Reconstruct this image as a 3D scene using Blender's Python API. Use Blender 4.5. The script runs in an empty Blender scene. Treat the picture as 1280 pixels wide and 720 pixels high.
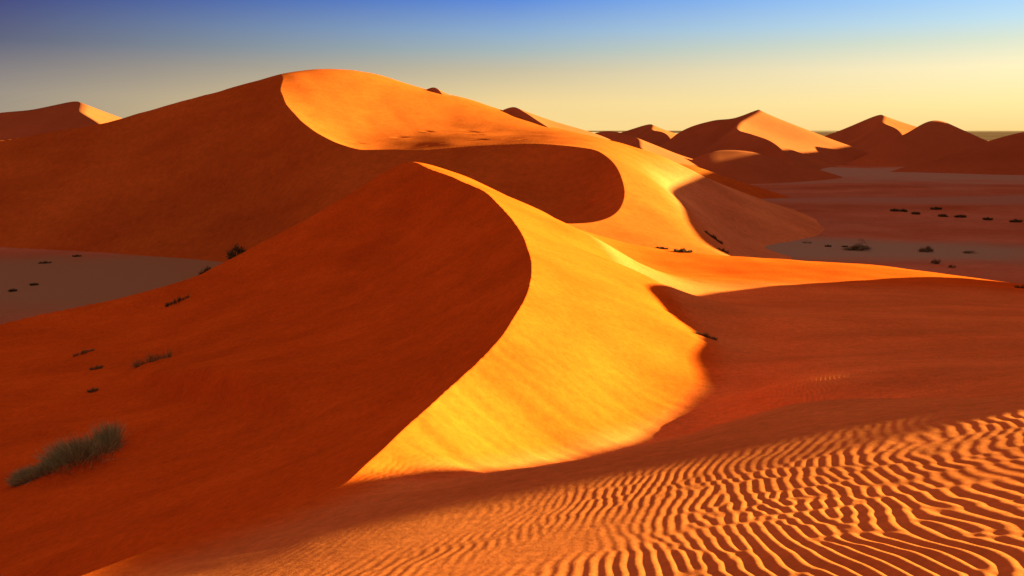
import bpy, math, random
import numpy as np
from mathutils import Vector

random.seed(7)
rng = np.random.default_rng(11)
sc = bpy.context.scene
col = sc.collection

# ------------------------------------------------------------------ camera geometry
F = 1108.0                      # focal length in photo pixels (1280 wide)
PITCH = math.atan(198 / F)      # horizon sits at y = 162
H = 16.0                        # eye height above the interdune plain (plain = 0)
CP, SP = math.cos(PITCH), math.sin(PITCH)


def P(px, py, Y):
    """world position (relative to the eye) of a photo point that lies Y metres ahead"""
    xc, yc = (px - 640) / F, (360 - py) / F
    dy = CP + SP * yc
    dz = -SP + CP * yc
    return (Y * xc / dy, Y, Y * dz / dy)


SUN_AZ, SUN_EL = math.radians(74), math.radians(10.5)
SUN = Vector((math.sin(SUN_AZ) * math.cos(SUN_EL), math.cos(SUN_AZ) * math.cos(SUN_EL), math.sin(SUN_EL)))


# ------------------------------------------------------------------ numeric helpers
class TPS:
    """smooth surface through measured points (thin plate spline, relaxed where asked)"""
    def __init__(self, pts, lam):
        a = np.array(pts, float)
        self.c = a[:, :2]
        n = len(a)
        d2 = ((self.c[:, None] - self.c[None]) ** 2).sum(-1)
        K = 0.5 * d2 * np.log(d2 + 1e-9) + np.diag(np.array(lam, float))
        Q = np.hstack([np.ones((n, 1)), self.c])
        A = np.block([[K, Q], [Q.T, np.zeros((3, 3))]])
        w = np.linalg.solve(A, np.concatenate([a[:, 2], [0, 0, 0]]))
        self.w, self.a = w[:n], w[n:]

    def __call__(self, x, y):
        out = self.a[0] + self.a[1] * x + self.a[2] * y
        for (cx, cy), w in zip(self.c, self.w):
            d2 = (x - cx) ** 2 + (y - cy) ** 2
            out += (0.5 * w) * d2 * np.log(d2 + 1e-9)
        return out


def surf(groups):
    pts, lam = [], []
    for g, l in groups:
        for p in g:
            pts.append(p)
            lam.append(l)
    return TPS(pts, lam)


def sstep(a, b, x):
    t = np.clip((x - a) / (b - a), 0, 1)
    return t * t * (3 - 2 * t)


def noise_field(n, lam, seed, oct=1):
    """periodic smooth noise, n x n, isotropic, feature size lam (in cells)"""
    r = np.random.default_rng(seed)
    k = np.fft.fftfreq(n)
    kk = np.hypot(*np.meshgrid(k, k))
    spec = np.exp(-(kk * lam) ** 2 * 2)
    f = np.fft.ifft2(np.fft.fft2(r.standard_normal((n, n))) * spec).real
    return f / f.std()


NF = noise_field(512, 16, 3)
NF2 = noise_field(512, 16, 4)


def bil(field, u, v):
    n, m = field.shape
    u0 = np.floor(u).astype(int); v0 = np.floor(v).astype(int)
    fu, fv = u - u0, v - v0
    a = field[v0 % n, u0 % m]; b = field[v0 % n, (u0 + 1) % m]
    c = field[(v0 + 1) % n, u0 % m]; d = field[(v0 + 1) % n, (u0 + 1) % m]
    return (a * (1 - fu) + b * fu) * (1 - fv) + (c * (1 - fu) + d * fu) * fv


def sn(x, y, scale, f=None):
    """smooth noise of feature size `scale` metres"""
    f = NF if f is None else f
    return bil(f, x / scale * 16 + 101.3, y / scale * 16 + 57.7)


def set_props(o, **kw):
    for k, v in kw.items():
        o[k] = v
    return o


def grid_object(name, X, Y, Z, keep, mat, _coarse_lift=None, **props):
    """a height-field patch (rows x cols) as one mesh; `keep` masks its vertices"""
    nr, nc = X.shape
    idx = np.arange(nr * nc).reshape(nr, nc)
    q = np.stack([idx[:-1, :-1], idx[:-1, 1:], idx[1:, 1:], idx[1:, :-1]], -1).reshape(-1, 4)
    k = keep.reshape(-1)
    q = q[k[q].any(1)]
    used = np.zeros(nr * nc, bool)
    used[q.reshape(-1)] = True
    remap = np.cumsum(used) - 1
    q = remap[q]
    co = np.stack([X, Y, Z + H], -1).reshape(-1, 3)[used]
    o = raw_mesh(name, co, q, mat, **props)
    if _coarse_lift is not None:                    # share of paler ripple sand, or colour lift on the great dune's shaded flank
        a = o.data.attributes.new("coarse_lift", "FLOAT", "POINT")
        a.data.foreach_set("value", _coarse_lift.reshape(-1)[used].astype(np.float32))
    return o


def raw_mesh(name, co, q, mat, smooth=True, parent=None, **props):
    q = np.asarray(q)
    m = bpy.data.meshes.new(name)
    m.vertices.add(len(co))
    m.vertices.foreach_set("co", np.asarray(co, np.float32).reshape(-1))
    nf, k = q.shape
    m.loops.add(nf * k)
    m.loops.foreach_set("vertex_index", q.reshape(-1).astype(np.int32))
    m.polygons.add(nf)
    m.polygons.foreach_set("loop_start", np.arange(0, nf * k, k, dtype=np.int32))
    m.polygons.foreach_set("use_smooth", np.full(nf, smooth))
    m.update(calc_edges=True)
    m.validate()
    m.materials.append(mat)
    o = bpy.data.objects.new(name, m)
    col.objects.link(o)
    if parent:
        o.parent = parent
    return set_props(o, **props)


# ------------------------------------------------------------------ materials
def sand_material(name, a, b, scale=6.0, bump=0.15, grain=0.06, coarse_lift=None, pans=None):
    m = bpy.data.materials.new(name)
    m.use_nodes = True
    nt = m.node_tree
    N, L = nt.nodes, nt.links
    N.clear()
    out = N.new("ShaderNodeOutputMaterial")
    bs = N.new("ShaderNodeBsdfPrincipled")
    bs.inputs["Roughness"].default_value = 1.0
    bs.inputs["Specular IOR Level"].default_value = 0.0
    L.new(bs.outputs[0], out.inputs[0])
    geo = N.new("ShaderNodeNewGeometry")
    n1 = N.new("ShaderNodeTexNoise"); n1.inputs["Scale"].default_value = 1 / scale
    n1.inputs["Detail"].default_value = 6; n1.inputs["Roughness"].default_value = 0.6
    L.new(geo.outputs["Position"], n1.inputs["Vector"])
    mr = N.new("ShaderNodeMapRange"); mr.inputs[1].default_value = 0.32; mr.inputs[2].default_value = 0.68
    L.new(n1.outputs["Fac"], mr.inputs[0])
    mx = N.new("ShaderNodeMix"); mx.data_type = "RGBA"
    mx.inputs[6].default_value = (*a, 1); mx.inputs[7].default_value = (*b, 1)
    L.new(mr.outputs[0], mx.inputs[0])
    colour = mx.outputs[2]
    # darker heavy-mineral grains
    n2 = N.new("ShaderNodeTexNoise"); n2.inputs["Scale"].default_value = 20.0 / scale
    n2.inputs["Detail"].default_value = 7; n2.inputs["Roughness"].default_value = 0.75
    L.new(geo.outputs["Position"], n2.inputs["Vector"])
    mr2 = N.new("ShaderNodeMapRange")
    mr2.inputs[1].default_value = 0.3; mr2.inputs[2].default_value = 0.7
    mr2.inputs[3].default_value = 1 - grain; mr2.inputs[4].default_value = 1 + grain
    L.new(n2.outputs["Fac"], mr2.inputs[0])
    ml = N.new("ShaderNodeMix"); ml.data_type = "RGBA"; ml.blend_type = "MULTIPLY"
    ml.inputs[0].default_value = 1.0
    L.new(colour, ml.inputs[6]); L.new(mr2.outputs[0], ml.inputs[7])
    colour = ml.outputs[2]
    # wind-sorted streaks of darker and paler sand
    mp = N.new("ShaderNodeMapping"); mp.inputs["Scale"].default_value = (0.09, 0.5, 0.9)
    mp.inputs["Rotation"].default_value = (0, 0, 0.35)
    L.new(geo.outputs["Position"], mp.inputs["Vector"])
    n4 = N.new("ShaderNodeTexNoise"); n4.inputs["Scale"].default_value = 3.0 / scale
    n4.inputs["Detail"].default_value = 7; n4.inputs["Roughness"].default_value = 0.65
    L.new(mp.outputs[0], n4.inputs["Vector"])
    mr4 = N.new("ShaderNodeMapRange")
    mr4.inputs[1].default_value = 0.3; mr4.inputs[2].default_value = 0.7
    mr4.inputs[3].default_value = 0.86; mr4.inputs[4].default_value = 1.12
    L.new(n4.outputs["Fac"], mr4.inputs[0])
    m4 = N.new("ShaderNodeMix"); m4.data_type = "RGBA"; m4.blend_type = "MULTIPLY"; m4.inputs[0].default_value = 1.0
    L.new(colour, m4.inputs[6]); L.new(mr4.outputs[0], m4.inputs[7])
    colour = m4.outputs[2]
    if coarse_lift:
        at = N.new("ShaderNodeAttribute"); at.attribute_name = "coarse_lift"
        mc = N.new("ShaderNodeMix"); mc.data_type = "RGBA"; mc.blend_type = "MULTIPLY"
        L.new(at.outputs["Fac"], mc.inputs[0]); L.new(colour, mc.inputs[6]); mc.inputs[7].default_value = (*coarse_lift, 1)
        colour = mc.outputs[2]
    if pans:
        colour = pans(nt, geo, colour)
    L.new(colour, bs.inputs["Base Color"])
    bp = N.new("ShaderNodeBump"); bp.inputs["Strength"].default_value = bump
    bp.inputs["Distance"].default_value = 0.05
    n3 = N.new("ShaderNodeTexNoise"); n3.inputs["Scale"].default_value = 3.0
    n3.inputs["Detail"].default_value = 8; n3.inputs["Roughness"].default_value = 0.7
    L.new(geo.outputs["Position"], n3.inputs["Vector"])
    L.new(n3.outputs["Fac"], bp.inputs["Height"])
    L.new(bp.outputs[0], bs.inputs["Normal"])
    return m


M_NEAR = sand_material("orange_sand", (0.69, 0.098, 0.009), (0.81, 0.126, 0.012), 5, 0.35, 0.17, coarse_lift=(1.08, 1.8, 4.6))
M_GREAT = sand_material("red_sand", (0.52, 0.094, 0.014), (0.63, 0.130, 0.019), 18, 0.6, 0.16, coarse_lift=(1.25, 1.95, 4.2))
M_FAR = sand_material("far_red_sand", (0.44, 0.105, 0.034), (0.52, 0.132, 0.042), 60, 0.3)


def pan_nodes(nt, geo, colour, pan_list=None):
    """pale grey clay pans on the interdune floor: soft-edged ellipses broken by noise"""
    N, L = nt.nodes, nt.links
    pan_list = pan_list or PANS_NEAR
    nz = N.new("ShaderNodeTexNoise"); nz.inputs["Scale"].default_value = 0.035
    nz.inputs["Detail"].default_value = 5
    L.new(geo.outputs["Position"], nz.inputs["Vector"])
    for cx, cy, rx, ry, c in pan_list:
        sub = N.new("ShaderNodeVectorMath"); sub.operation = "SUBTRACT"
        sub.inputs[1].default_value = (cx, cy, 0)
        L.new(geo.outputs["Position"], sub.inputs[0])
        mul = N.new("ShaderNodeVectorMath"); mul.operation = "MULTIPLY"
        mul.inputs[1].default_value = (1 / rx, 1 / ry, 0)
        L.new(sub.outputs[0], mul.inputs[0])
        ln = N.new("ShaderNodeVectorMath"); ln.operation = "LENGTH"
        L.new(mul.outputs[0], ln.inputs[0])
        ad = N.new("ShaderNodeMath"); ad.operation = "MULTIPLY_ADD"
        L.new(nz.outputs["Fac"], ad.inputs[0]); ad.inputs[1].default_value = 1.3
        L.new(ln.outputs["Value"], ad.inputs[2])
        mr = N.new("ShaderNodeMapRange"); mr.interpolation_type = "SMOOTHSTEP"
        mr.inputs[1].default_value = 1.9; mr.inputs[2].default_value = 1.2
        L.new(ad.outputs[0], mr.inputs[0])
        mx = N.new("ShaderNodeMix"); mx.data_type = "RGBA"
        L.new(mr.outputs[0], mx.inputs[0]); L.new(colour, mx.inputs[6])
        mx.inputs[7].default_value = (*c, 1)
        colour = mx.outputs[2]
    return colour


GREY = (0.40, 0.215, 0.11)
PANS = [(44, 123, 36, 15, (0.40, 0.27, 0.175)), (120, 205, 75, 16, (0.46, 0.21, 0.13)), (-54, 108, 62, 25, GREY), (215, 330, 150, 80, (0.50, 0.28, 0.18)), (300, 560, 260, 110, (0.46, 0.24, 0.15)),
        ]
PANS_NEAR = PANS
PANS_FAR = [(420, 4200, 420, 700, (0.75, 0.6, 0.45)), (640, 5600, 260, 500, (0.8, 0.65, 0.5)), (2350, 6800, 320, 600, (0.8, 0.65, 0.5)), (3700, 7000, 260, 500, (0.8, 0.65, 0.5))]
M_PLAIN = sand_material("plain_sand", (0.46, 0.115, 0.045), (0.58, 0.20, 0.105), 22, 0.4, 0.12, pans=pan_nodes)
M_FARPLAIN = sand_material("gravel_plain", (0.13, 0.075, 0.045), (0.22, 0.12, 0.07), 400, 0.0, pans=lambda nt, g, c: pan_nodes(nt, g, c, PANS_FAR))

# ------------------------------------------------------------------ ripples (band-passed noise -> phase -> profile)
RX0, RX1, RY0, RY1, RC = -9.0, 41.0, 1.0, 61.0, 0.025


def ripple_field(lam, azim, seed, spread_k=0.16, spread_t=0.24):
    nx, ny = int((RX1 - RX0) / RC), int((RY1 - RY0) / RC)
    r = np.random.default_rng(seed)
    kx = np.fft.fftfreq(nx, RC)[None]; ky = np.fft.fftfreq(ny, RC)[:, None]
    k0 = 1 / lam
    c, s = math.cos(azim), -math.sin(azim)          # wave vector, square to the crest lines
    kl, kt = kx * c + ky * s, -kx * s + ky * c
    G = np.exp(-((kl - k0) / (spread_k * k0)) ** 2 - (kt / (spread_t * k0)) ** 2)
    f = np.fft.ifft2(np.fft.fft2(r.standard_normal((ny, nx)) + 1j * r.standard_normal((ny, nx))) * G)
    ph = np.angle(f)
    amp = np.abs(f); amp = np.clip(1.9 * amp / amp.mean(), 0, 1.0)
    t = (ph / (2 * np.pi)) % 1.0
    prof = np.where(t < 0.42, 0.5 - 0.5 * np.cos(np.pi * t / 0.42), 0.5 + 0.5 * np.cos(np.pi * (t - 0.42) / 0.58))
    h = (prof - 0.5) * amp
    # a light blur rounds the crests
    for _ in range(1):
        h = (h + np.roll(h, 1, 0) + np.roll(h, -1, 0) + np.roll(h, 1, 1) + np.roll(h, -1, 1)) / 5
    return h


RIP = ripple_field(0.16, math.radians(15), 5, 0.15, 0.26)

# ------------------------------------------------------------------ near dune: the ridge the photographer stands on
def fgz(x, y):
    return -1.6 - 0.36 * y + 0.0042 * y * y + 0.008 * max(y - 11, 0) ** 2 * min(max(1.2 - x / 5, 0), 1) + 0.185 * x + 0.005 * max(x - 4, 0) ** 2


def on_fore(px, py):
    """where the ray through a photo point meets the near sand sheet"""
    Y = 4.0
    while Y < 30 and P(px, py, Y)[2] > fgz(*P(px, py, Y)[:2]):
        Y += 0.01
    return P(px, py, Y)


CREST1 = [on_fore(*p) for p in [(100, 720), (230, 672), (330, 640), (415, 612)]] + [P(*p) for p in [(480, 560, 19),
          (540, 505, 22.5), (590, 460, 26), (630, 415, 29), (655, 375, 33), (665, 340, 38), (660, 310, 44),
          (645, 280, 51), (620, 252, 58), (585, 230, 65), (538, 212, 71), (500, 205, 76)]]
CREST1 = [(-15, -6, fgz(-15, -6)), (-12, 0, fgz(-12, 0)), (-9, 6.5, fgz(-9, 6.5))] + CREST1
ARM1 = [P(*p) for p in [(470, 222, 75.6), (440, 240, 75), (380, 275, 74), (300, 317, 73), (250, 343, 72), (150, 372, 72), (0, 405, 70),
        (-200, 445, 66)]]
BOWL = [P(*p) for p in [(0, 500, 51), (0, 600, 36), (0, 720, 24), (200, 600, 31), (300, 600, 25), (400, 550, 27),
        (500, 450, 37), (600, 380, 38.7), (550, 300, 58), (510, 300, 66), (400, 350, 63), (300, 400, 60),
        (200, 420, 62), (100, 450, 58), (200, 500, 46), (100, 520, 46), (300, 500, 40), (400, 450, 44),
        (100, 600, 33), (100, 660, 25), (250, 680, 16.2), (150, 715, 14.5)]]
BOWL_X = [(-15, 4, -8.2), (-12, 11, -9.3), (-25, 10, -15.5), (-45, 40, -16.3), (-45, 60, -16.3), (-60, 20, -16.5),
          (-22, -4, -9)]
L_HIGH = [(8, 30, 1), (8, 50, 2), (2, 84, 4), (-25, 95, 6), (10, 8, 5), (30, 40, 14), (20, 70, 10), (-50, 95, 0)]
BASE1 = [P(*p) for p in [(500, 599, 18), (600, 587, 20.5), (700, 569, 23.5), (800, 541, 27), (862, 508, 30),
         (890, 475, 33), (892, 440, 37), (862, 402, 44), (800, 356, 55)]]
FACE1 = [P(*p) for p in [(690, 470, 27.2), (760, 420, 33.5), (740, 360, 40), (590, 540, 22.5)]]


FORE = [(x, y, fgz(x, y)) for x in (-3, 0, 3, 7) for y in (0, 4, 8, 12, 15)] + [(12, y, fgz(12, y)) for y in (0, 5, 10)] + \
       [(x, -6, fgz(x, -3) + .9) for x in (-6, 0, 6, 14)] + [(-6.5, 6, fgz(-6.5, 6)), (20, 0, 2.2), (20, 9, -1.2), (6, 17.5, fgz(6, 17.5)), (14, 18, -5.0)]
SLOPE = [P(*p) for p in [(1000, 500, 18.5), (1000, 480, 29), (1000, 450, 34), (1000, 420, 40.5), (1000, 400, 44),
         (1100, 500, 17.5), (1100, 480, 27), (1100, 450, 33.5), (1100, 420, 40), (1100, 400, 44),
         (1250, 500, 16.5), (1250, 480, 24), (1250, 450, 31.5), (1250, 420, 39), (1250, 400, 44), (940, 440, 38.5), (940, 410, 43.5), (905, 470, 33.5)]]
SHELF = [P(*p) for p in [(1100, 355, 63), (950, 355, 62), (1000, 345, 68), (850, 350, 62), (880, 320, 78), (940, 323, 78), (1050, 328, 78),
         (1150, 338, 76), (1250, 352, 72), (960, 385, 50), (760, 325, 70), (1150, 380, 53), (1280, 380, 55)]]
SHELF_X = [(25, 95, -15.5), (40, 92, -16), (55, 85, -16.5), (70, 75, -16.5), (60, 55, -12), (40, 30, -6),
           (5, 95, -12), (-10, 92, -12), (-20, 86, -12.5)]
BEHIND = [(-46, 86, -20.3), (-63, 79, -20.3), (-27, 92, -18.8), (-36, 89, -19.8), (-80, 76, -21), (-60, 95, -22), (-10, 96, -13.5)]
BACK1 = []
for a, b in zip(CREST1[12:], CREST1[13:]):
    dx, dy = b[0] - a[0], b[1] - a[1]
    n = math.hypot(dx, dy)
    BACK1.append((a[0] + dy / n * 7, a[1] - dx / n * 7, a[2] - 2.4))
R_HIGH = [(-12, 40, 0), (-14, 58, 4), (-22, 28, 0), (-40, 45, 2), (-12, 14, -4), (-30, 62, 0)]

R1 = surf([(CREST1[:6], 1), (CREST1[6:], 0), (ARM1, 0), (BASE1, 2), (FACE1, 4), (FORE, 2), (SLOPE, 3), (SHELF, 8), (SHELF_X, 20), (BEHIND, 4), (BACK1, 10), (R_HIGH, 60)])
L1 = surf([(CREST1, 0), (ARM1, 0), (BOWL, 14), (BOWL_X, 60), (L_HIGH, 60)])


def ripple_start(x, y):
    return np.where(x > 0, 11.8 + 0.95 * x, 11.8 + 0.5 * x)


LEDGE = (math.cos(math.radians(-38)), math.sin(math.radians(-38)) * -1)
DENTS1 = [(-18.3, 35.3, 2.6, 0.8, 0.95, -0.28), (-22.3, 53.6, 1.4, 0.5, 0.9, -0.15)]
for k in range(16):      # scuffs on the flat sunlit tongue
    DENTS1.append((rng.uniform(8, 16), rng.uniform(60, 74), rng.uniform(.5, 1.0), rng.uniform(.18, .3), rng.uniform(-.4, .3), rng.uniform(.06, .14)))
for k in range(7):       # scours at the foot of the bright face
    DENTS1.append((8.9 + rng.uniform(-.5, 1.2), 38 + k * 1.3, rng.uniform(.6, 1.2), .22, rng.uniform(-.3, .2), rng.uniform(.08, .16)))


def ripple_mask(x, y):
    start = ripple_start(x, y)
    m = sstep(5.5, -6.5, y - start) * (0.35 + 0.65 * sstep(6, -7, y - start))
    m *= 0.7 + 0.3 * sstep(0.0, 0.9, sn(x, y, 5.0, NF2) + 0.5)
    m = np.maximum(m, 0.85 * sstep(5.5, 9, x - 0.12 * (y - 24)) * sstep(54, 30, y))
    return m


def dents(z, x, y, table):
    for cx, cy, a, b, rot, dep in table:
        c, s_ = math.cos(rot), math.sin(rot)
        u, v = (x - cx) * c + (y - cy) * s_, -(x - cx) * s_ + (y - cy) * c
        e = (u / a) ** 2 + (v / b) ** 2
        z = z - dep * np.exp(-e) + 0.45 * dep * np.exp(-((u / a) ** 2 + ((v + 1.5 * b) / b) ** 2))
    return z


def near_z(x, y):
    r, l = R1(x, y), L1(x, y)
    onr = sstep(-0.05, 0.35, l - r)
    wx = x + 0.09 * sn(x, y, 2.2, NF2) + 0.5 * sn(x, y, 7.5); wy = y
    rip = bil(RIP, (wx - RX0) / RC, (wy - RY0) / RC)
    inside = (wx > RX0 + 1) & (wx < RX1 - 1) & (wy > RY0 + 1) & (wy < RY1 - 1)
    r = r + np.where(inside, 0.017 * rip * ripple_mask(x, y) * (0.8 + 0.28 * sn(x, y, 1.7, NF2)) * onr, 0)
    # wind streaks running down the bright face, fine ripples by its low tip
    a_ = math.radians(118)
    u, v = x * math.sin(a_) + y * math.cos(a_), x * math.cos(a_) - y * math.sin(a_)
    face = sstep(33, 25, y) * sstep(-0.2, -1.2, ripple_start(x, y) - y + 1.5) * onr
    r = r + 0.022 * sn(u / 7, v, 0.55) * face
    tip = np.exp(-(((x + 1.9) / 2.6) ** 2 + ((y - 17.4) / 2.0) ** 2))
    r = r + np.where(inside, 0.012 * bil(RIP, (wx * 1.3 + 9 - RX0) / RC, (wy * 1.1 - 10 - RY0) / RC) * tip * onr, 0)
    # the slip face: a low slumped ledge and faint avalanche tongues
    d = (x + 17.5) * LEDGE[0] + (y - 45.5) * LEDGE[1]
    t = (x + 17.5) * LEDGE[1] - (y - 45.5) * LEDGE[0]
    l = l + 1.7 * sstep(-0.7, 0.7, d) * np.exp(-np.abs(d) / 6) * np.exp(-((t - 3) / 9) ** 2)
    l = l + (0.09 * sn(x / 4, y, 1.8, NF2) + 0.03 * sn(x / 6, y, 0.45)) * sstep(10, 20, y) * sstep(0.2, 2.0, r - l)
    z = np.minimum(r, l)
    z = z + 0.02 * sn(x, y, 3.0) * sstep(18, 34, y) + 0.008 * sn(x, y, 0.35) * np.exp(-((l - r) / 0.35) ** 2) * sstep(18, 26, y)
    return dents(z, x, y, DENTS1)


def thetas(half_in, n_in, half_out, n_out):
    a = np.linspace(-half_in, half_in, n_in)
    s = np.linspace(0, 1, n_out + 1)[1:] ** 1.5 * (half_out - half_in) + half_in
    return np.radians(np.concatenate([-s[::-1], a, s]))


def polar(th, r):
    T, R = np.meshgrid(th, r)
    return R * np.sin(T), R * np.cos(T)


th = thetas(33.5, 1250, 88, 90)
rr = np.concatenate([np.geomspace(0.8, 5.5, 60)[:-1], np.geomspace(5.5, 118, 1050)])
X, Y = polar(th, rr)
Z = near_z(X, Y)
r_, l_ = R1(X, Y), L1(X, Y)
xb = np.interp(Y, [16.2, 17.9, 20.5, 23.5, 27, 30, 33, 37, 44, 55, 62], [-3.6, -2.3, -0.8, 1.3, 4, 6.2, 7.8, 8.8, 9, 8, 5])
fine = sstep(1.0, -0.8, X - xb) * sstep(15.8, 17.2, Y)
grid_object("near_dune", X, Y, Z, Z > -19.6, M_NEAR, kind="structure", _coarse_lift=sstep(0.0, 0.8, l_ - r_) * (1 - fine) * sstep(67, 58, Y))

# ------------------------------------------------------------------ great dune behind
CREST2 = [P(*p) for p in [(-320, 225, 180), (-150, 198, 176), (0, 175, 172), (80, 163, 170.5), (150, 148, 169), (250, 121, 166), (320, 102, 163.5), (350, 95, 162),
          (350, 112, 154.5), (357, 130, 148), (377, 152, 141), (407, 171, 134.5), (450, 186, 129), (540, 186, 124),
          (640, 182, 119.5), (700, 181, 116.5), (740, 186, 114), (765, 202, 108), (778, 225, 102), (780, 245, 98),
          (770, 266, 93), (740, 278, 88), (700, 279, 85), (640, 265, 82), (570, 255, 80)]]
DARK2 = [P(*p) for p in [(640, 230, 111), (700, 230, 109.5), (740, 230, 107), (600, 215, 113), (640, 255, 105.5),
         (700, 262, 102), (745, 255, 101), (560, 215, 114.5), (450, 202, 124), (400, 250, 119), (400, 300, 112),
         (500, 260, 108.5)]] + [(-14, 96, -6.5), (-18, 97, -7.4)]  # hidden hump added behind the front peak to block stray sun
for px, pc, yc_, a in [(-150, 198, 176, .56), (0, 175, 172, .56), (70, 165, 170.7, .57), (140, 150, 169.2, .58), (210, 132, 167.2, .59), (280, 112.5, 165, .6), (328, 100, 163, .6)]:
    zc = P(px, pc, yc_)[2]
    py = pc + 22
    while py < 340:
        sl = P(px, py, 1.0)[2]
        Yq = (a * yc_ - zc) / (a - sl)
        if sl * Yq > -18.2:
            DARK2.append(P(px, py, Yq))
        py += 34
DARK2_X = [(0, 90, -10), (-90, 100, -20), (-130, 110, -21), (-45, 95, -19), (-15, 88, -12)]
L2_HIGH = [(-60, 200, 30), (-20, 170, 18), (20, 130, 10), (25, 100, 6), (5, 78, 0), (-100, 190, 25), (30, 80, 4), (0, 230, 40), (-90, 200, 20)]
LIT2 = [P(*p) for p in [(400, 86, 168), (470, 90, 173), (540, 115, 176), (580, 122, 177), (630, 138, 177),
         (700, 163, 176), (760, 178, 172), (450, 140, 154), (450, 110, 164), (540, 150, 158), (640, 166, 150),
         (560, 174, 136), (745, 179, 130), (822, 194, 150), (780, 186, 140), (820, 230, 106), (810, 275, 94), (872, 308, 88),
         (830, 300, 85), (760, 310, 75), (842, 262, 97), (700, 300, 77)]] + [(-20, 212, 0), (12, 208, -6), (-50, 212, 2)]
LIT2_X = [(28, 97, -15.4), (30, 109, -15), (34, 124, -15.6), (38, 112, -16.4), (45, 100, -17), (42, 130, -17), (55, 160, -16.5), (60, 200, -17), (-60, 285, -15), (0, 290, -17), (50, 260, -17),
          (-130, 240, -15), (-115, 205, -12), (-180, 220, -17), (35, 84, -16), (0, 60, -13), (-85, 200, -9)]
R2_HIGH = [(-130, 110, 10), (-60, 130, 20), (-30, 115, 10), (-100, 115, 14), (-8, 105, 4)]
R2 = surf([(CREST2, 0), (LIT2, 60), (LIT2_X, 12), (R2_HIGH, 150)])
L2 = surf([(CREST2, 0), (DARK2, 30), (DARK2_X, 80), (L2_HIGH, 150)])


DENTS2 = [(x, y, a, 0.55, rot, dep) for x, y, a, rot, dep in [
    (-77.9, 154.9, 1.5, .5, .5), (-76.4, 157.4, 1.7, .3, .5), (-75.6, 156.4, .8, .3, .4), (-83.2, 151.2, 1.3, .4, .4), (-76.6, 145.9, 1.6, .3, .4),
    (-57, 151.2, 1.3, .6, .5), (-57.8, 149.4, 1.5, .7, .45), (-55.7, 148.2, .9, .5, .4), (-54.3, 144.7, 1.9, .4, .5), (-56.8, 143.6, 1.5, .8, .5),
    (-55.6, 142.0, 1.1, .3, .4), (-69.4, 146.5, 1.2, .5, .45), (-65.3, 146.5, 1.5, .6, .5), (-53.3, 139, 1.3, .3, .45), (-58.5, 139.5, 1.2, .6, .4),
    (-47, 129.4, 1.2, .3, .4), (-44.1, 128.4, 1.0, .1, .4), (-62, 137.5, 2.0, .5, .35), (-71, 141, 1.6, .4, .35), (-50, 152, 1.0, .7, .35),
    (10.3, 102.2, 1.0, .6, .35), (9.2, 101.6, .9, .7, .35), (8.2, 100.6, .8, .5, .3), (7.4, 100.2, .6, .5, .25),
    (-4.9, 138.5, 1.0, -.5, .22), (-6.7, 151.8, 1.3, -.6, .22), (-5.4, 146, 1.0, -.6, .22), (-11.6, 136.8, .9, .2, .2), (-18.1, 145.3, 1.1, .2, .2),
    (2.0, 136, .9, .2, .2), (-14, 150, .9, -.4, .2), (-24, 140, 1.0, .1, .2)]]


def great_z(x, y):
    z = np.minimum(R2(x, y), L2(x, y))
    return dents(z + 0.10 * sn(x, y, 14.0) + 0.03 * sn(x, y, 4.0, NF2), x, y, DENTS2)


th = thetas(33.5, 1150, 70, 60)
X, Y = polar(th, np.concatenate([np.geomspace(66, 125, 300)[:-1], np.geomspace(125, 188, 640)[:-1], np.geomspace(188, 330, 110)]))
Z = great_z(X, Y)
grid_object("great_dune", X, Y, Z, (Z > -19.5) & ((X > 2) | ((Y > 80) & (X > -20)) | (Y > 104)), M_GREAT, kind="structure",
            _coarse_lift=sstep(-3.5, -9.5, Z) * sstep(18, 26, X + 0.12 * (Y - 95)) * (Y > 70))  # shaded right flank lightened through its colour

# ------------------------------------------------------------------ plain to the horizon
th = thetas(34, 340, 180, 110)
X, Y = polar(th, np.geomspace(1.0, 13000, 420))


def plain_z(x, y):
    q = np.hypot(x, y)
    z = -16.0 + 0.5 * sn(x, y, 60.0) * sstep(60, 200, q) * sstep(3000, 900, q) + 1.2 * sn(x, y, 220.0, NF2) * sstep(200, 500, q) * sstep(4000, 1500, q)
    z = z - 2.2 * sstep(-5, -35, x) * sstep(240, 140, q)
    return np.where(q < 62, -20.5, z)


Z = plain_z(X, Y)
grid_object("desert_plain", X, Y, Z, np.hypot(X, Y) < 1400, M_PLAIN, kind="structure")
grid_object("far_plain", X, Y, Z, np.hypot(X, Y) > 1500, M_FARPLAIN, kind="structure")


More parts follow.
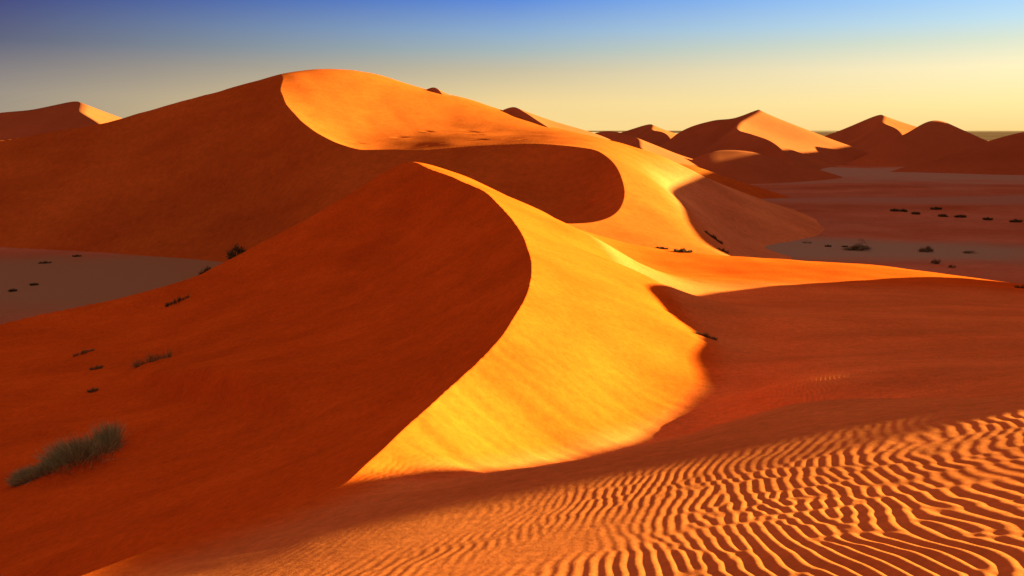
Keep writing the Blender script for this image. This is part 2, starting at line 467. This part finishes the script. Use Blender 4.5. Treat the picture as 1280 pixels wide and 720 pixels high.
# ------------------------------------------------------------------ single dunes: crest + slip face + windward face
def dune(name, crest, slip_az, lit_az, slip=30, lit=17, n=160, floor=-17.5, rough=0.012, mat=None, ends=17):
    c = np.array(crest, float)
    if ends:                                  # let both ends of the crest run down into the plain
        for e in (0, -1):
            p, q = c[e], c[1 if e == 0 else -2]
            h = p[2] - floor
            if h > 0.5:
                d_ = (p - q)[:2] / np.linalg.norm((p - q)[:2])
                new = np.array([*(p[:2] + d_ * h / math.tan(math.radians(ends))), floor])
                c = np.vstack([new, c]) if e == 0 else np.vstack([c, new])
    d = np.concatenate([[0], np.cumsum(np.linalg.norm(np.diff(c[:, :2], axis=0), axis=1))])
    t = np.linspace(0, d[-1], n)
    # Catmull-Rom through the crest points
    def cr(v):
        m = np.gradient(v, d)
        i = np.clip(np.searchsorted(d, t, "right") - 1, 0, len(d) - 2)
        h = d[i + 1] - d[i]; u = (t - d[i]) / h
        return (2*u**3-3*u**2+1)*v[i] + (u**3-2*u**2+u)*h*m[i] + (-2*u**3+3*u**2)*v[i+1] + (u**3-u**2)*h*m[i+1]
    x, y, z = cr(c[:, 0]), cr(c[:, 1]), cr(c[:, 2])
    rows = []
    ks = np.linspace(0, 1, 30)
    sa = np.radians(np.interp(t, np.linspace(0, t[-1], len(np.atleast_1d(slip_az))), np.atleast_1d(slip_az)))
    la = np.radians(np.interp(t, np.linspace(0, t[-1], len(np.atleast_1d(lit_az))), np.atleast_1d(lit_az)))
    for az, ang, sgn in ((sa, slip, -1), (la, lit, 1)):
        fall = z - floor
        for k in (ks[::-1] if sgn < 0 else ks[1:]):
            run = fall / math.tan(math.radians(ang))
            prof = 1 - (1 - k) ** 1.35 if sgn < 0 else k + 0.25 * k * (1 - k) * (1 - 2 * k)
            px, py = x + np.sin(az) * run * k, y + np.cos(az) * run * k
            pz = z - fall * prof + rough * fall.max() * sn(px, py, fall.max() * 1.2 + 1) * np.sin(np.pi * k)
            rows.append(np.stack([px, py, pz], -1))
    A = np.stack(rows)
    return grid_object(name, A[..., 0], A[..., 1], A[..., 2], np.ones(A.shape[:2], bool), mat or M_FAR, kind="structure")


def PP(l):
    return [P(*p) for p in l]


# seen ones
dune("dune", PP([(-160, 190, 290), (0, 141, 285), (40, 137, 283), (70, 131, 282), (84, 128, 282), (100, 140, 262), (135, 165, 230)]), 215, 75, 28, 20)
dune("dune", PP([(810, 196, 470), (850, 165, 465), (890, 151, 455), (920, 147, 445), (945, 138, 440), (925, 152, 418), (922, 162, 400), (940, 168, 385), (962, 176, 365), (985, 195, 340)]),
     [250, 250, 235, 235], 75, 28, 19, floor=-17)
dune("dune", PP([(1000, 180, 640), (1050, 163, 640), (1094, 145, 640), (1103, 153, 600), (1125, 166, 540)]), 240, 80, 26, 16)
dune("dune", PP([(1080, 195, 430), (1130, 168, 440), (1175, 151, 450), (1205, 163, 440), (1240, 178, 430), (1300, 185, 430)]), 200, 40, 24, 24)
dune("dune", PP([(1120, 212, 330), (1180, 196, 335), (1230, 178, 340), (1290, 163, 345), (1400, 160, 345)]), 200, 40, 24, 24)
dune("dune", PP([(700, 176, 700), (760, 170, 700), (808, 156, 700), (815, 162, 660), (835, 170, 600)]), 240, 75, 26, 18)
dune("dune", PP([(700, 182, 330), (745, 166, 330), (790, 170, 310), (802, 186, 280), (830, 200, 250)]), 230, 70, 24, 18)
dune("dune", PP([(760, 214, 210), (810, 203, 215), (860, 206, 215), (910, 222, 215)]), 190, 20, 16, 16, mat=M_GREAT)
dune("dune", PP([(840, 212, 300), (900, 188, 310), (940, 190, 310), (985, 204, 310), (1030, 214, 310)]), 190, 20, 18, 18)
# on the back of the great dune
dune("dune", PP([(528, 115, 176), (535, 111, 175.5), (542, 109.3, 175), (548, 112, 174), (553, 118, 173)]), 235, 80, 28, 26, floor=5.8, ends=0)
dune("dune", PP([(616, 146, 178), (626, 139, 177), (640, 134, 175), (655, 140, 171), (672, 151, 167), (698, 167, 161)]), [240, 225, 215], 80, 27, 18, floor=-2, ends=0)
# added out of frame, sunward, crests shaped to lay the low ground in shade
dune("dune", [(37.6, 18.6, -9), (37.8, 19.6, -2), (38, 20.4, 1.4), (38, 20.9, 1.95), (38, 22.4, 1.85), (38, 23.5, 2.0), (38, 24.8, 2.05), (38, 26.2, 1.9), (38, 27.4, 1.6), (38, 28.6, 1.05), (38, 29.8, 0.5), (38, 31.6, -0.8), (38, 34, -2.05), (38, 36, -2.85), (38.1, 37.5, -3.15), (38.3, 39.1, -3.3), (38.9, 40.3, -3.25),
     (40, 42.6, -3.1), (41.4, 45.3, -2.65), (42.8, 48.2, -2.5), (44.9, 52.4, -2.0), (47.9, 58.4, -0.4), (51.5, 65.5, -2.2), (55, 72.5, -4.3), (57.5, 77.4, -9.2), (59, 82, -15)],
     254, 74, 29, 16, n=260, floor=-16, mat=M_NEAR)
dune("dune", [(108, 98, -14), (110, 107, 0.5), (115, 117, 5.6), (134, 139, 13.0), (165, 182, 18.5), (210, 252, 22), (270, 350, 29), (345, 475, 30), (470, 640, 18), (540, 700, -12)], 250, 70, 28, 16)

# ------------------------------------------------------------------ plants
def ground(x, y):
    x, y = np.atleast_1d(x).astype(float), np.atleast_1d(y).astype(float)
    z = plain_z(x, y)
    n = np.hypot(x, y) < 117
    z = np.where(n, np.maximum(z, near_z(x, y)), z)
    g = (x > 2) | ((y > 80) & (x > -20)) | (y > 104)
    return np.where(g, np.maximum(z, great_z(x, y)), z)


def leaf_material(name, a, b):
    m = bpy.data.materials.new(name); m.use_nodes = True
    nt = m.node_tree; bs = nt.nodes["Principled BSDF"]
    bs.inputs["Roughness"].default_value = 0.85; bs.inputs["Specular IOR Level"].default_value = 0.15
    geo = nt.nodes.new("ShaderNodeNewGeometry")
    mx = nt.nodes.new("ShaderNodeMix"); mx.data_type = "RGBA"
    mx.inputs[6].default_value = (*a, 1); mx.inputs[7].default_value = (*b, 1)
    nt.links.new(geo.outputs["Random Per Island"], mx.inputs[0])
    nt.links.new(mx.outputs[2], bs.inputs["Base Color"])
    return m


M_GRASS = leaf_material("dry_olive_grass", (0.16, 0.165, 0.06), (0.58, 0.56, 0.28))
M_STRAW = leaf_material("straw_grass", (0.14, 0.10, 0.035), (0.42, 0.28, 0.10))
M_SHRUB = leaf_material("dark_shrub", (0.05, 0.045, 0.018), (0.19, 0.15, 0.06))
M_WOOD = leaf_material("dry_wood", (0.06, 0.035, 0.02), (0.12, 0.07, 0.04))


def blades(name, roots, dirs, length, wid, mat, droop=0.5, parent=None):
    """tapered, bending blades; roots (n,3) relative, dirs (n,3)"""
    n = len(roots)
    d = dirs / np.linalg.norm(dirs, axis=1, keepdims=True)
    side = np.cross(d, rng.standard_normal((n, 3))); side /= np.linalg.norm(side, axis=1, keepdims=True)
    V = []
    for t, w_ in ((0, 1.0), (0.4, 0.85), (0.75, 0.55), (1.0, 0.08)):
        c = roots + d * (length * t)[:, None] + np.array([0, 0, -1.0]) * (droop * length * t * t * (1 - d[:, 2] * 0.6))[:, None]
        V += [c - side * (wid * w_)[:, None], c + side * (wid * w_)[:, None]]
    V = np.stack(V, 1)
    base = np.arange(n)[:, None] * 8
    q = np.concatenate([base + np.array([[k, k + 1, k + 3, k + 2]]) for k in (0, 2, 4)])
    return raw_mesh(name, V.reshape(-1, 3), q, mat, parent=parent)


def finish(o, label, cat, group=None):
    o["label"] = label; o["category"] = cat
    if group:
        o["group"] = group


def tuft(x, y, length, width, height, rot, n, mat, label, cat="grass tuft", group=None, name="grass_tuft", lean=(0, 0), bend=0.0, gap=0.0, w=0.006, rise=0.0):
    """an elongated tussock whose blades rise from the sand along a (bent) spine"""
    t = rng.uniform(-1, 1, n)
    if gap:
        t = np.where(np.abs(np.sin(t * 9.0)) < gap, t + 0.16 * np.sign(rng.uniform(-1, 1, n)), t)
    s_ = rng.normal(0, 0.36, n) * np.sqrt(np.clip(1.05 - t * t, 0.05, 1))
    u, v = t * length / 2, s_ * width + bend * (t * t - 0.4)
    c, sn_ = math.cos(rot), math.sin(rot)
    rx, ry = u * c - v * sn_, u * sn_ + v * c
    z0 = float(ground(x, y)[0])
    rz = ground(x + rx, y + ry) - z0 - 0.03
    out = np.stack([(-s_ * sn_ * 1.2 + t * c * 0.4), (s_ * c * 1.2 + t * sn_ * 0.4), np.full(n, 1.0)], 1)
    out = out + rng.normal(0, 0.28, (n, 3)) + np.array([lean[0], lean[1], 0])
    out[:, 2] = np.abs(out[:, 2]) + 0.15
    hump = (0.55 + 0.45 * np.sqrt(np.clip(1 - t * t, 0, 1))) * (0.75 + 0.25 * np.sin(t * 7 + 1.3))
    hump = hump * (1 + rise * t)
    ln = height * hump * rng.uniform(0.4, 1.3, n)
    o = blades(name, np.stack([rx, ry, rz], 1), out, ln, w * rng.uniform(0.7, 1.4, n), mat, droop=0.45)
    o.location = (x, y, z0 + H)
    finish(o, label, cat, group)
    return o


def shrub(x, y, wid, hgt, n, label, rot=0.0, flat=0.6, group=None, peak=0.0):
    """a low desert bush: short forked wood below, a ragged crown of small leaves above"""
    z0 = float(ground(x, y)[0])
    e = bpy.data.objects.new("shrub", None); e.location = (x, y, z0 + H); e.rotation_euler = (0, 0, rot)
    e.empty_display_size = 0.3; col.objects.link(e)
    finish(e, label, "shrub", group)
    m = max(7, n // 90)
    a = rng.uniform(0, 2 * np.pi, m)
    d = np.stack([np.cos(a) * wid * .45, np.sin(a) * wid * .45 * flat, hgt * rng.uniform(.5, 1, m)], 1)
    blades("trunk", np.zeros((m, 3)) - [0, 0, .08], d, np.linalg.norm(d, axis=1), np.full(m, 0.02 + .012 * hgt), M_WOOD, droop=0.1, parent=e)
    k = max(6, n // 70)                       # leaf clumps
    ca = rng.uniform(0, 2 * np.pi, k); cr = np.sqrt(rng.uniform(0, 1, k))
    cx, cy = np.cos(ca) * cr * wid * .42, np.sin(ca) * cr * wid * .42 * flat
    top = hgt * (1 - 0.75 * cr ** 1.5) * rng.uniform(.55, 1.05, k) + peak * np.exp(-((cx - wid * .12) / (wid * .1)) ** 2)
    cz = top * rng.uniform(0.45, 0.9, k)
    i = rng.integers(0, k, n)
    p = np.stack([cx[i], cy[i], cz[i]], 1) + rng.normal(0, 1, (n, 3)) * np.array([wid * .07, wid * .07 * flat, hgt * .14])
    p[:, 2] = np.clip(p[:, 2], 0.02, None)
    dr = rng.normal(0, 0.6, (n, 3)) + np.array([0, 0, 0.7])
    blades("foliage", p, dr, hgt * rng.uniform(.12, .3, n), np.full(n, max(.008, .018 * hgt)) * rng.uniform(.6, 1.4, n), M_SHRUB, droop=0.3, parent=e)
    return e


# the slip face on the left
tuft(-18.9, 36.0, 4.3, 1.75, 1.3, 0.95, 9000, M_GRASS, "large olive grass tuft bent along the shaded dune slope, nearest and biggest plant", lean=(-0.3, -0.1), bend=0.3, gap=0.0, w=0.007, rise=0.4)
tuft(-22.6, 54.2, 2.3, 0.7, 0.95, 0.9, 420, M_STRAW, "thin straw coloured tuft on the shaded slope above the big olive tuft", lean=(-0.3, 0), gap=0.5, w=0.010)
tuft(-26.3, 68.4, 1.7, 0.45, 0.5, 0.35, 350, M_SHRUB, "dark flattened tuft on the dune slope below the shrubs on its left rim", gap=0.2, w=0.014)
shrub(-25.4, 73.0, 1.5, 1.0, 900, "small dark green shrub on the left dune rim, lower of the two rim shrubs", 0.3)
shrub(-22.9, 73.5, 1.9, 1.15, 1200, "dark green shrub on the left dune rim, upper of the two rim shrubs", 0.2)
for x, y, l_, lab in [(-27.2, 56.2, .7, "tiny dry twig tuft left of the straw coloured tuft"), (-24.8, 50.6, .5, "tiny dry twig tuft just below the straw coloured tuft"),
                      (-29.6, 59.5, 1.3, "long low twig tuft higher up the shaded slope, left of the straw coloured tuft")]:
    tuft(x, y, l_, .3, .34, 0.5, 520, M_STRAW, lab, name="twig_tuft", w=0.008)
for x, y, l_, lab in [(-57.5, 100.5, 1.0, "tiny tuft on the grey pan at the left picture edge"), (-57.2, 104.5, 1.2, "tiny tuft on the left grey pan, behind the one at the picture edge"),
                      (-64.4, 130, 1.6, "low dark tuft where the left pan meets the great dune"), (-65.5, 123.0, 2.2, "flat dark tuft on the reddish sand beyond the left pan")]:
    tuft(x, y, l_ * .7, .5, .45, 0.1, 600, M_SHRUB, lab, w=0.016)

# the plain on the right
G1 = "dark shrubs on the grey pan"
shrub(47.6, 121, 4.2, 0.75, 2600, "widest dark shrub on the right grey pan, pointed at the top", 0.05, group=G1, peak=1.0)
shrub(56.3, 119.5, 2.3, 0.75, 1400, "mound shaped dark shrub on the grey pan, right of the pointed one", 0, group=G1, peak=0.45)
shrub(61.6, 118.3, 2.2, 0.5, 900, "flat dark shrub at the right end of the grey pan", 0, group=G1)
shrub(52.1, 107.6, 1.6, 0.65, 800, "left shrub of a pair on brown sand in front of the grey pan", 0, group="shrub pair in front of the pan")
shrub(52.4, 104.2, 1.3, 0.45, 600, "lower right shrub of a pair on brown sand in front of the grey pan", 0, group="shrub pair in front of the pan")
shrub(43.4, 129.5, 1.6, 0.4, 500, "small flat shrub near the left end of the grey pan", 0, group=G1)
tuft(45.0, 125.3, 0.8, .4, .4, 0, 600, M_SHRUB, "tiny tuft on the grey pan, second from its left end", w=0.02)
tuft(47.3, 125.0, 0.8, .4, .35, 0, 600, M_SHRUB, "tiny tuft on the grey pan just left of the widest shrub", w=0.02)
tuft(38.2, 65.2, 1.2, .4, .4, 0.1, 220, M_SHRUB, "dark tuft by the tip of the sunlit tongue of sand", w=0.015)
G2 = "row of dark tufts on the far sand rise"
for k, (x, y, l_) in enumerate([(77.2, 178.8, 2.2), (78.6, 178.0, 1.8), (79.3, 173.9, 2.0), (86.6, 181.0, 3.2), (82.6, 169.8, 2.0), (85.3, 168.4, 3.2), (88.1, 163.8, 2.2), (91.1, 159.9, 3.2)]):
    o = ("first", "second", "third", "fourth", "fifth", "sixth", "seventh", "last")[k]
    tuft(x, y, l_ * .62, .9, .7, rng.uniform(-.5, .5), 1000, M_SHRUB, o + " from the left in the row of low dark tufts on the far sand rise", group=G2, w=0.03)
# round the foot of the sunlit slopes
tuft(22.6, 98.8, 1.9, .5, .55, -0.5, 600, M_SHRUB, "dark streak shaped tuft on the brown slope right of the yellow sand", w=0.02)
tuft(22.0, 91.6, 1.0, .5, .5, -0.2, 240, M_SHRUB, "small dark tuft just below the streak shaped tuft on the brown slope", w=0.02)
tuft(15.6, 80.2, 1.5, .6, .5, 0.0, 1100, M_SHRUB, "dark tuft standing on bright sunlit sand above the tongue of sand", w=0.016)
tuft(14.0, 81.8, 1.0, .4, .3, 0.2, 900, M_WOOD, "dry brown tuft on bright sand, left of the dark sunlit tuft", w=0.016, gap=0.0)
tuft(8.9, 39.6, .95, .3, .3, 0.1, 320, M_SHRUB, "low dark tuft in shade at the foot of the bright yellow face", w=0.010)

# ------------------------------------------------------------------ camera, sun, sky
cam = bpy.data.cameras.new("camera")
cam.sensor_width = 36; cam.lens = 36 * F / 1280
cam.clip_end = 100000; cam.clip_start = 0.05
co = bpy.data.objects.new("camera", cam)
co.location = (0, 0, H); co.rotation_euler = (math.pi / 2 - PITCH, 0, 0)
col.objects.link(co); sc.camera = co

sun = bpy.data.lights.new("sun", "SUN")
sun.energy = 5.0; sun.angle = math.radians(0.5); sun.color = (1.0, 0.96, 0.42)
so = bpy.data.objects.new("sun", sun)
so.rotation_euler = SUN.to_track_quat("Z", "Y").to_euler()
so.location = (60, 20, 60); col.objects.link(so)

w = bpy.data.worlds.new("World"); sc.world = w; w.use_nodes = True
nt = w.node_tree; N, L = nt.nodes, nt.links; N.clear()
wo = N.new("ShaderNodeOutputWorld"); bg = N.new("ShaderNodeBackground")
sky = N.new("ShaderNodeTexSky"); sky.sky_type = "NISHITA"; sky.sun_disc = False
sky.sun_elevation = SUN_EL; sky.sun_rotation = SUN_AZ
sky.dust_density = 2.0


def lin(c):
    return tuple((v / 255 / 12.92 if v <= 10 else ((v / 255 + 0.055) / 1.055) ** 2.4) for v in c)


tc = N.new("ShaderNodeTexCoord")
sep = N.new("ShaderNodeSeparateXYZ"); L.new(tc.outputs["Generated"], sep.inputs[0])
el = N.new("ShaderNodeMath"); el.operation = "MULTIPLY"; el.use_clamp = True
el.inputs[1].default_value = 2.0; L.new(sep.outputs[2], el.inputs[0])
# horizontal angle to the sun (flattened direction, so that it does not depend on height)
fl = N.new("ShaderNodeVectorMath"); fl.operation = "MULTIPLY"; fl.inputs[1].default_value = (1, 1, 0)
L.new(tc.outputs["Generated"], fl.inputs[0])
nm = N.new("ShaderNodeVectorMath"); nm.operation = "NORMALIZE"; L.new(fl.outputs[0], nm.inputs[0])
dt = N.new("ShaderNodeVectorMath"); dt.operation = "DOT_PRODUCT"
dt.inputs[1].default_value = (math.sin(SUN_AZ), math.cos(SUN_AZ), 0); L.new(nm.outputs[0], dt.inputs[0])


def ramp(stops):
    r = N.new("ShaderNodeValToRGB"); L.new(el.outputs[0], r.inputs[0])
    e = r.color_ramp.elements
    while len(e) < len(stops):
        e.new(0.5)
    for k, (p, c) in zip(e, stops):
        k.position = p; k.color = (*lin(c), 1)
    return r.outputs[0]


RA = ramp([(0, (165, 150, 126)), (.07, (152, 142, 130)), (.17, (90, 94, 120)), (.274, (42, 48, 122)), (.5, (150, 122, 112)), (1, (146, 108, 100))])
RB = ramp([(0, (246, 214, 142)), (.058, (240, 211, 148)), (.13, (196, 187, 160)), (.172, (162, 180, 184)), (.21, (138, 170, 204)), (.274, (90, 136, 215)), (.5, (140, 140, 165)), (1, (146, 108, 100))])
RC_ = ramp([(0, (255, 214, 138)), (.05, (255, 232, 160)), (.12, (255, 240, 192)), (.172, (218, 228, 206)), (.21, (190, 222, 236)), (.274, (150, 203, 255)), (.5, (155, 160, 185)), (1, (146, 108, 100))])


def mixc(a, b, lo, hi):
    m = N.new("ShaderNodeMapRange"); m.inputs[1].default_value = lo; m.inputs[2].default_value = hi
    L.new(dt.outputs["Value"], m.inputs[0])
    x = N.new("ShaderNodeMix"); x.data_type = "RGBA"
    L.new(m.outputs[0], x.inputs[0]); L.new(a, x.inputs[6]); L.new(b, x.inputs[7])
    return x.outputs[2]


cs, cm = math.cos(SUN_AZ + math.radians(30)), math.cos(SUN_AZ)
ce = math.cos(SUN_AZ - math.radians(30))
grad = mixc(mixc(RA, RB, cs, cm), RC_, cm, ce)
EXPO = 2.25
SKY_STRENGTH = 0.05
sc_ = N.new("ShaderNodeVectorMath"); sc_.operation = "SCALE"
sc_.inputs["Scale"].default_value = 1.05 / 2 ** EXPO / SKY_STRENGTH
L.new(grad, sc_.inputs[0])
add = N.new("ShaderNodeMix"); add.data_type = "RGBA"; add.inputs[0].default_value = 0.02
L.new(sc_.outputs[0], add.inputs[6]); L.new(sky.outputs[0], add.inputs[7])
L.new(add.outputs[2], bg.inputs[0]); bg.inputs[1].default_value = SKY_STRENGTH
L.new(bg.outputs[0], wo.inputs[0])

vs = sc.view_settings
vs.view_transform = "Standard"; vs.look = "None"; vs.gamma = 1; vs.use_curve_mapping = False
vs.exposure = EXPO
